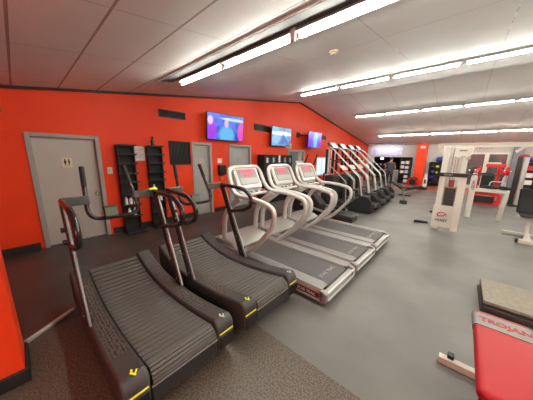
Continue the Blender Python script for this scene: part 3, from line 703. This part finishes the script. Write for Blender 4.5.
# white two legged station
ws = thing('leg_raise_station', 'white framed exercise station with black arm pads behind the cable machine', 'exercise station', (.30, 8.9, 0))
lg = M().b2(-.07, .07, -.05, .05, 0, 1.24).obj('front_leg', WHITE, ws, .008)
text('HOIST', 'lettering', .10, DRED, lg, (.0, -.053, .98), (0, 0, -1), (1, 0, 0), bold=.003)
M().tube([(0, 0, 1.24), (0, 0, 1.31), (0, 0, 1.34)], [.055, .055, .03], 14).obj('cap', WHITE, ws)
M().b2(.07, .74, .0, .09, .80, .89).obj('cross_bar', WHITE, ws, .008)
M().bar((.72, .05, .89), (.68, .15, 0), .09, .10).obj('rear_leg', WHITE, ws, .008)
M().b2(.20, .80, .15, .33, .90, .96).obj('long_pad', BLACKM, ws, .025, seg=3)
for xx in (.36, .62): M().b2(xx-.09, xx+.09, -.05, .15, .91, 1.0).obj('arm_pad', BLACKM, ws, .03, seg=3)
M().tube(fillet([(.34, .05, 1.0), (.36, .05, 1.12), (.64, .05, 1.12), (.66, .05, 1.0)], .06), .014, 10).obj('grip', SILV, ws)

# red plate loaded machine
rm = thing('plate_loaded_machine', 'red plate-loaded press machine in front of the glass doors', 'weight machine', (.72, 12.2, 0))
m = M(); m.bar((-.38, -.35, .05), (.48, -.35, .05), .09, .09); m.bar((-.38, .5, .05), (.48, .5, .05), .09, .09); m.bar((-.05, -.35, .05), (-.05, .5, .05), .09, .09); m.bar((-.36, -.3, .42), (.46, -.3, .42), .1, .1); m.bar((-.36, -.3, .05), (-.36, -.3, .42), .1, .1); m.bar((.46, -.3, .05), (.46, -.3, .42), .1, .1)
m.obj('base_frame', REDP, rm, .008)
m = M(); m.bar((-.22, .1, .1), (-.22, .1, 1.45), .1, .1); m.bar((.34, .1, .1), (.34, .1, 1.5), .1, .1); m.bar((-.22, .1, 1.15), (.34, .1, 1.15), .1, .1); m.bar((-.05, .1, 1.5), (.5, .1, 1.5), .14, .12); m.obj('upright_frame', REDP, rm, .01)
for s, x in ((-1, -.22), (1, .34)):
    M().bar((x, .1, 1.35), (x+s*.12, -.35, 1.2), .09, .09).obj('press_arm', REDP, rm, .01)
    M().tube([(x+s*.12, -.35, 1.18), (x+s*.02, -.42, .9)], .02, 10).obj('grip', BLACKM, rm)
    M().cyl((x+s*.1, -.05, 1.3), (x+s*.32, -.05, 1.3), .02).obj('plate_horn', CHROME, rm)
    for q in range(2): M().cyl((x+s*(.16+.05*q), -.05, 1.3), (x+s*(.2+.05*q), -.05, 1.3), .16, 24).obj('weight_plate', BLACK if s < 0 else REDP, rm, .006)
M().b2(-.12, .24, -.15, -.05, .62, 1.22).obj('back_pad', BLACKM, rm, .03, seg=3)
M().b2(-.14, .26, -.55, -.12, .50, .58).obj('seat', BLACKM, rm, .03, seg=3)
M().b2(-.25, .33, -.42, -.36, .08, .34).obj('foot_plate', BLACK, rm, .01)
M().b2(.0, .36, .02, .16, 1.56, 1.62).obj('top_pad', WHITE, rm, .02)
M().bar((-.34, -.2, .5), (-.27, -.2, 1.3), .04, .05).obj('white_lever', WHITE, rm, .006)

# power rack frame at right
pr = thing('functional_trainer', 'tall dark and grey frame right of the glass doors', 'exercise frame', (1.5, 12.5, 0))
M().b2(0, .13, -.05, .05, 0.0, 1.84).obj('black_column', BLACK, pr, .02)
M().b2(.15, .29, -.06, .06, 0.0, 1.84).obj('grey_column', SILVM, pr, .02)
M().prism([(0, 1.84), (.04, 1.92), (.14, 1.95), (.25, 1.92), (.29, 1.84)], -.05, .05).obj('top_cap', DRED, pr, .01)
M().b2(.0, .30, -.3, .5, 0, .05).obj('base', BLACK, pr, .01)
m = M(); m.b2(.31, .9, .0, .1, 1.4, 1.5); m.b2(.31, .9, .0, .1, .5, .58); m.obj('cross_member', REDP, pr, .01)
M().b2(.82, .95, -.05, .08, 0, 1.75).obj('white_column', WHITE, pr, .01)

# ---------------------------------------------------------------- adjustable bench at right
ab = thing('adjustable_bench', 'white framed adjustable bench with black pads at the right edge', 'bench', (1.28, 7.2, 0), 0)
m = M(); m.bar((-.36, .38, .04), (.75, .28, .04), .07, .07); m.bar((-.18, -.30, .04), (.16, -.30, .04), .08, .08); m.bar((-.02, -.30, .06), (.04, .36, .06), .07, .07); m.obj('base_frame', WHITE, ab, .01)
m = M()
for xx in (-.20, .18): m.cyl((xx-.02, -.30, .045), (xx+.02, -.30, .045), .05, 14)
m.obj('rubber_feet', BLACK, ab)
m = M(); m.bar((-.07, -.24, .06), (-.05, .02, .52), .06, .08); m.bar((.09, -.24, .06), (.07, .02, .52), .06, .08); m.b2(-.2, .2, -.12, .16, .50, .56); m.obj('seat_post', WHITE, ab, .01)
M().b2(-.22, .22, -.34, .04, .56, .60).obj('seat_pad', BLACKM, ab, .02, seg=3)
M().box((-.02, .12, .85), (.46, .07, .54), Matrix.Rotation(-.22, 3, 'X')).obj('back_pad', BLACKM, ab, .03, seg=3)
M().bar((0, .18, .9), (0, .34, .1), .05, .06).obj('back_support', WHITE, ab, .01)

# ---------------------------------------------------------------- red bench bottom right
rb = thing('flat_bench', 'glossy red padded bench on white legs in the bottom right corner', 'bench', (.40, 1.95, 0), 0)
pd = M().b2(-.165, .165, -.45, .46, .44, .51).obj('pad', REDV, rb, .045, seg=6)
rp = fillet([(-.169, 0, .437), (.169, 0, .437), (.169, 0, .514), (-.169, 0, .514)], .044, 6, True)
hp = M().prism([(p.x, p.z) for p in rp], .225, .405).obj('label_band', STRIPG, rb); hp['label'] = 'grey band with red lettering'
text('TROJAN', 'lettering', .075, REDV, hp, (.01, .315, .5145), (1, 0, 0), (0, 1, 0), bold=.003)
M().b2(-.15, .15, -.43, .44, .425, .445).obj('pad_board', BLACK, rb, .004)
m = M(); m.b2(-.05, .05, -.40, .42, .36, .425); m.obj('spine', WHITE, rb, .006)
m = M(); m.bar((0, .33, .38), (0, .28, .06), .07, .07); m.bar((-.32, .28, .035), (.32, .28, .035), .06, .06); m.obj('leg', WHITE, rb, .006)
m = M(); m.bar((0, -.36, .38), (0, -.38, .06), .07, .07); m.bar((-.26, -.38, .035), (.26, -.38, .035), .06, .06); m.obj('leg', WHITE, rb, .006)
for s in (-1, 1): M().b2(s*.245-.022, s*.245+.022, .27, .33, .066, .10).obj('end_cap', BLACK, rb, .006)

MATLOW = mat('dark_rubber_mat', (.045, .042, .036), .7)
# stack of rubber mats
for i in range(4):
    dx = (-.012, .006, 0, .0)[i]
    tag(M().b2(.40+dx, 1.55+dx, 3.36+(.01, -.005, .012, 0)[i], 4.02+(.01, -.005, .008, 0)[i], i*.038+.0005, i*.038+.036).obj('rubber_mat', MATTOP if i == 3 else MATLOW, None, .005),
        ('bottom', 'second from bottom', 'second from top', 'worn tan topmost')[i]+' rubber mat of the stack behind the red bench', 'rubber mat', 'rubber mats stacked behind the red bench')
# metal strip on floor near pillar
tag(M().bar((-2.80, -.18, .016), (-3.06, .195, .016), .035, .03).obj('metal_bar', SILV, None, .004), 'thin shiny metal bar on the dark floor behind the red pillar', 'metal bar')

# ---------------------------------------------------------------- decline bench
db = thing('decline_bench', 'long low black bench with splayed legs beyond the stair climbers', 'bench', (-1.9, 11.6, 0))
m = M(); m.bar((0, 0, .30), (-.5, .4, .52), .06, .06); m.bar((0, 0, .30), (.40, -1.9, .03), .05, .06); m.bar((0, 0, .28), (.35, 3.0, .14), .07, .07); m.bar((.25, -1.9, .03), (.5, -1.9, .03), .05, .06); m.bar((.05, 3.0, .1), (.62, 3.0, .1), .06, .14); m.bar((-.2, .2, .03), (.3, .2, .03), .06, .06); m.bar((0, .2, .03), (0, 0, .3), .06, .06); m.obj('frame', BLACK, db, .008)
M().bar((.05, .3, .36), (.33, 2.6, .24), .26, .06).obj('pad', BLACKM, db, .02)
M().bar((-.05, .05, .40), (-.55, .42, .60), .26, .05).obj('back_pad', BLACKM, db, .02)
for q, yy in enumerate((0, .35)): M().cyl((.25, -1.9, .10), (.5, -1.9, .10), .035, 12).obj('foot_roller', CHAR, db) if q == 0 else None

# ---------------------------------------------------------------- far wall furnishing
bn = thing('wall_banner', 'pale lavender banner under the track lights on the end wall', 'banner', (-4.35, YF-.015, 2.16))
M().b2(-1.0, 1.05, -.015, .01, -.26, .26).obj('panel', GLOW, bn, .003)
for px_, pz_, w_ in ((-.8, .1, .16), (-.72, -.02, .22), (-.78, -.13, .18)): M().b2(px_-w_/2, px_+w_/2, -.018, -.015, pz_-.03, pz_+.03).obj('faded_mark', PURPLE, bn, .01)
tl = thing('track_light', 'black ceiling track with three small white spotlights above the lavender banner', 'track light', (-4.3, YF-.75, cz(YF-.75)-.03))
M().b2(-1.1, 1.3, -.02, .02, 0, .03).obj('track', BLACK, tl)
SPOT = emit('spot_lens', (.75, .8, 1), 8)
for xx in (-.6, 0, .6):
    h = M(); h.cyl((xx, 0, 0), (xx, 0, -.05), .01); h.cyl((xx, -.02, -.06), (xx, .08, -.11), .035); h = h.obj('spot_head', WHITEF, tl)
    M().cyl((xx, .081, -.1105), (xx, .086, -.113), .03).obj('lens', SPOT, h)
    ld = bpy.data.lights.new('spot', 'SPOT'); ld.energy = 7; ld.color = (.72, .78, 1); ld.spot_size = 1.5; ld.shadow_soft_size = .03
    lo = bpy.data.objects.new('spot_lamp', ld); C.objects.link(lo); lo.parent = tl; lo.location = (xx, .10, -.12); lo.rotation_euler = (math.radians(60), 0, 0)
wl = thing('pendant_lamp', 'small lit white lamp at the top of the dark opening', 'lamp', (-4.6, YF+.25, 1.66))
M().sphere((0, 0, 0), .09, (1.3, 1, .7)).obj('bulb', emit('bulb_glow', (1, .97, .92), 3), wl); M().cyl((0, 0, .05), (0, 0, 1.04), .008, 8).obj('cord', BLACK, wl)

def shelf_unit(x, w, h, y, label, n=4):
    o = thing('storage_shelf', label, 'shelf', (x, y, 0))
    m = M(); m.b2(0, .04, -.2, .2, 0, h); m.b2(w-.04, w, -.2, .2, 0, h); m.b2(.04, w-.04, .17, .2, 0, h); m.obj('side_frame', BLACK, o, .004)
    zs = []
    for i in range(n+1):
        z = .08+i*(h-.1)/n; zs.append(z); M().b2(.04, w-.04, -.2, .17, z-.02, z).obj('shelf', BLACKM, o, .003)
    return o, zs
o, zs = shelf_unit(-3.28, .62, 1.66, YF-.25, 'black display shelf holding white boxes left of the orange pillar', 5)
lv = ['lowest', 'second', 'third', 'fourth', 'fifth']
for i in range(5):
    for j, dx in enumerate((.07, .34)):
        if (i, j) in ((0, 0), (1, 0)): continue
        tag(M().b2(-3.28+dx, -3.28+dx+.2, YF-.43, YF-.2, zs[i]+.001, zs[i]+.17+.03*((i+j) % 2)).obj('product_box', WHITEP if (i+j) % 3 else GLOW, None, .006),
            'white product box, %s side of the %s level of the display shelf' % (('left', 'right')[j], lv[i]), 'box', 'boxes on the display shelf')
o, zs = shelf_unit(-1.62, .84, 1.5, YF-.3, 'black storage shelf right of the orange pillar, behind the cable machine', 4)
for i, (dx, z, cm_, r) in enumerate(((.18, 0, CHAR, .10), (.42, 0, BLACK, .12), (.68, 0, CHAR, .11), (.2, 1, BLUEB, .11), (.62, 1, BLACK, .12), (.2, 2, BLUEB, .1), (.42, 3, GREENP, .09), (.66, 2, CHAR, .1), (.68, 3, BLUEB, .09), (.17, 3, CHAR, .09), (.42, 2, GREENP, .07))):
    cn = {id(CHAR): 'charcoal', id(BLACK): 'black', id(BLUEB): 'blue', id(GREENP): 'yellow-green'}[id(cm_)]
    tag(M().sphere((-1.62+dx, YF-.33, zs[z]+r+.004), r, (1, 1, 1)).obj('medicine_ball', cm_), '%s ball, %s part of the %s level of the shelf behind the cable machine' % (cn, 'left' if dx < .3 else 'middle' if dx < .55 else 'right', lv[z]), 'ball', 'balls on the storage shelf')
def bag(x, z, w, h, label, y=YF-.3):
    o = thing('duffel_bag', label, 'bag', (x, y, z))
    m = M(); n = 9
    pts = [(-w/2+w*i/n, 0, h*.5) for i in range(n+1)]
    m.tube(pts, [h*.5*(.75+.25*math.sin(PI*i/n))*(.95+.06*math.sin(5*i)) for i in range(n+1)], 16); m.obj('body', BLUEB, o)
    M().tube(fillet([(-w*.2, -.12, h*.5), (-w*.15, -.14, h*.85), (w*.15, -.14, h*.85), (w*.2, -.12, h*.5)], .05), .01, 8).obj('strap', BLACK, o)
    return o
bag(-1.05, 1.501, .52, .34, 'blue bag on the storage shelf right of the orange pillar')
o, zs = shelf_unit(2.36, 1.3, 1.58, YF-.3, 'dark storage shelf at the right edge beyond the grey frame', 4)
bag(2.75, 1.581, .5, .34, 'blue bag on the shelf at the right edge of the frame')
for i, (dx, z, c_, nm) in enumerate(((.08, 2, WHITEP, 'white'), (.45, 2, REDP, 'red'), (.1, 1, WHITEP, 'white'), (.5, 1, CREAM, 'cream'), (.12, 3, REDP, 'red'), (.55, 3, WHITEP, 'white'), (.1, 0, CHAR, 'charcoal'), (.55, 0, CHAR, 'charcoal'))):
    tag(M().b2(2.36+dx, 2.36+dx+.3, YF-.48, YF-.2, zs[z]+.001, zs[z]+.24).obj('storage_box', c_, None, .02), '%s box on the %s level of the right-edge shelf, %s side' % (nm, lv[z], 'left' if dx < .3 else 'right'), 'box', 'boxes on the right-edge shelf')
text('PRO-1', 'wall_lettering', .26, DRED, None, (.78, YF-.006, 2.36), (1, 0, 0), (0, 0, 1))
tag(bpy.data.objects['wall_lettering'], 'dull red lettering on the end wall above the glass doors', 'lettering')
tag(M().b2(1.55, 2.3, YF-.02, YF-.001, 2.28, 2.36).obj('wall_plate', GREYCOL), 'thin dark plate on the end wall right of the red lettering', 'plate') if False else None
# counter & red box at pillar
ct = thing('low_cabinet', 'pale grey low cabinet standing in the dark opening', 'cabinet', (-3.75, YF+.6, 0))
M().b2(-.5, .6, -.25, .25, 0, .8).obj('body', GREYWALL, ct, .01); M().b2(-.53, .63, -.28, .28, .8, .84).obj('worktop', WHITEP, ct, .006)
rx = thing('step_box', 'red framed black box at the foot of the orange pillar', 'box', (-2.3, 16.9, 0))
m = M()
for sx in (-.22, .22):
    for sy in (-.2, .2): m.b2(sx-.03, sx+.03, sy-.03, sy+.03, 0, .45)
m.b2(-.25, .25, -.23, -.17, .39, .45); m.b2(-.25, .25, .17, .23, .39, .45); m.b2(-.25, -.19, -.17, .17, .39, .45); m.b2(.19, .25, -.17, .17, .39, .45)
m.obj('frame', REDP, rx, .006); M().b2(-.18, .18, -.16, .16, .05, .40).obj('body', BLACK, rx, .01); M().b2(-.18, .18, -.16, .16, .44, .49).obj('pad', BLACKM, rx, .015)
wp = thing('water_dispenser', 'slim white floor unit right of the orange pillar', 'floor unit', (-1.62, 16.6, 0))
M().b2(-.11, .11, -.1, .1, 0, .55).obj('body', WHITEF, wp, .03, seg=3); M().tube([(0, 0, .55), (0, 0, .72), (0, 0, .80)], [.09, .09, .05], 16).obj('top', WHITE, wp); M().b2(-.05, .05, -.105, -.1, .2, .45).obj('front_panel', CHAR, wp)
# dark machines in the near part of the dark opening
dm = thing('weight_rack', 'black dumbbell rack in front of the dark opening', 'dumbbell rack', (-4.6, YF-.45, 0))
m = M()
for xx in (-.6, .6): m.bar((xx, .2, .0), (xx, .1, 1.3), .06, .08); m.bar((xx, -.25, .03), (xx, .25, .03), .06, .06)
m.obj('frame', BLACK, dm, .006)
for z in (.4, .8, 1.2): M().b2(-.62, .62, -.16, .16, z-.03, z).obj('shelf', CHAR, dm, .004)
for z in (.4, .8, 1.2):
    for i in range(4):
        x = -4.6-.42+i*.28
        o = thing('dumbbell', 'small dumbbell on the %s shelf of the rack, %s place' % ({.4: 'bottom', .8: 'middle', 1.2: 'top'}[z], ('first', 'second', 'third', 'fourth')[i]), 'dumbbell', (x, YF-.45, z+.063), 0, 'dumbbells on the rack before the dark opening')
        M().cyl((0, -.08, 0), (0, .08, 0), .015, 10).obj('handle', CHROME, o)
        for s in (-1, 1): M().cyl((0, s*.06, 0), (0, s*.12, 0), .06, 12).obj('head', SILVD, o, .005)

# ---------------------------------------------------------------- person by the dark opening
def skin(name, verts, edges, radii, m, parent, lvl=2, root=0):
    me = bpy.data.meshes.new(name); me.from_pydata(verts, edges, []); o = bpy.data.objects.new(name, me); C.objects.link(o); o.parent = parent
    md = o.modifiers.new('skin', 'SKIN'); md.use_smooth_shade = True
    for i, r in enumerate(radii):
        v = me.skin_vertices[0].data[i]; v.radius = r if isinstance(r, tuple) else (r, r); v.use_root = (i == root)
    s = o.modifiers.new('sub', 'SUBSURF'); s.levels = lvl; s.render_levels = lvl
    me.materials.append(m); return o
pe = thing('person', 'person in a slate grey T-shirt and dark trousers standing before the dark opening', 'person', (-3.35, 15.3, 0), PI+.2)
Vb = [(0, 0, .95), (0, 0, 1.15), (0, 0, 1.38), (0, 0, 1.47), (0, -.01, 1.55), (0, -.015, 1.63), (0, -.01, 1.70),
      (-.09, 0, .90), (-.11, -.02, .50), (-.11, .01, .10), (-.12, -.12, .04), (.09, 0, .90), (.11, -.02, .50), (.11, .01, .10), (.12, -.12, .04),
      (-.18, 0, 1.40), (-.27, .03, 1.14), (-.20, -.12, .98), (-.15, -.17, .95), (.18, 0, 1.40), (.27, .03, 1.14), (.20, -.12, .98), (.15, -.17, .95)]
Eb = [(0, 1), (1, 2), (2, 3), (3, 4), (4, 5), (5, 6), (0, 7), (7, 8), (8, 9), (9, 10), (0, 11), (11, 12), (12, 13), (13, 14), (2, 15), (15, 16), (16, 17), (17, 18), (2, 19), (19, 20), (20, 21), (21, 22)]
Rb = [(.15, .11), (.14, .10), (.15, .10), .055, .075, .088, .07, .095, .06, .04, .035, .095, .06, .04, .035, .06, .042, .028, .03, .06, .042, .028, .03]
skin('body', Vb, Eb, Rb, SKIN, pe)
skin('t_shirt', [Vb[0], Vb[1], Vb[2], (0, 0, 1.44), Vb[15], (-.235, .02, 1.24), Vb[19], (.235, .02, 1.24), (0, 0, .84)], [(0, 1), (1, 2), (2, 3), (2, 4), (4, 5), (2, 6), (6, 7), (0, 8)], [(.20, .15), (.185, .14), (.18, .13), .07, .078, .066, .078, .066, (.20, .15)], CLOTHG, pe)
skin('trousers', [(0, 0, .98), Vb[7], Vb[8], (-.11, .01, .12), Vb[11], Vb[12], (.11, .01, .12)], [(0, 1), (1, 2), (2, 3), (0, 4), (4, 5), (5, 6)], [(.17, .13), .11, .08, .065, .11, .08, .065], CLOTHK, pe)
for s in (-1, 1):
    skin('shoe', [(s*.11, .05, .045), (s*.115, -.06, .045), (s*.12, -.16, .035)], [(0, 1), (1, 2)], [.045, .045, .035], BLACK, pe)
    for f_ in range(4):
        M().tube([(s*(.155-.012*f_), -.17, .95-.012*f_), (s*(.13-.012*f_), -.215, .93-.014*f_), (s*(.11-.012*f_), -.21, .905-.014*f_)], [.010, .009, .007], 8).obj('finger', SKIN, pe)
    M().tube([(s*.17, -.16, .97), (s*.16, -.20, .985), (s*.14, -.22, .98)], [.011, .01, .008], 8).obj('thumb', SKIN, pe)
    M().sphere((s*.088, -.01, 1.65), .022, (.4, .8, 1.3)).obj('ear', SKIN, pe)
    M().sphere((s*.032, -.092, 1.655), .011).obj('eye', WHITEP, pe)
M().tube([(0, -.09, 1.66), (0, -.115, 1.625), (0, -.092, 1.615)], [.008, .014, .01], 8).obj('nose', SKIN, pe)
M().tube([(-.022, -.09, 1.59), (0, -.097, 1.588), (.022, -.09, 1.59)], .006, 6).obj('mouth', DRED, pe)
m = M(); m.sphere((0, .018, 1.69), .098, (.98, 1.02, .95)); m.obj('hair', HAIR, pe)

# ---------------------------------------------------------------- light, world, camera
wo = bpy.data.worlds.new('world'); S.world = wo; wo.use_nodes = True
wo.node_tree.nodes['Background'].inputs[0].default_value = (.6, .65, .8, 1); wo.node_tree.nodes['Background'].inputs[1].default_value = .1
# lamp in the corridor
cl = thing('ceiling_lamp', 'corridor ceiling lamp glimpsed through the open doorway', 'lamp', (XL-.9, 8.4, 2.47))
M().cyl((0, 0, 0), (0, 0, .03), .16, 24).obj('diffuser', emit('corridor_diffuser', (.9, 1, .95), 9), cl)

cam = bpy.data.cameras.new('camera'); co = bpy.data.objects.new('camera', cam); C.objects.link(co)
cam.sensor_width = 36; cam.lens = 218.6*36/533; cam.clip_start = .05; cam.clip_end = 100
Rcw = Matrix(((.747, .665, .015), (-.144, .139, .98), (.649, -.734, .2)))   # world axes in camera space
# orthonormalise
r0 = Rcw[0].normalized(); r1 = (Rcw[1]-r0*Rcw[1].dot(r0)).normalized(); r2 = r0.cross(r1)
Rw = Matrix((r0, r1, r2)).transposed()
co.matrix_world = Matrix.Translation((0, 0, 1.75)) @ Rw.to_4x4()
S.camera = co
S.view_settings.view_transform = 'Standard'; S.view_settings.look = 'None'; S.view_settings.gamma = 1
S.view_settings.use_curve_mapping = False; S.view_settings.exposure = 1.4
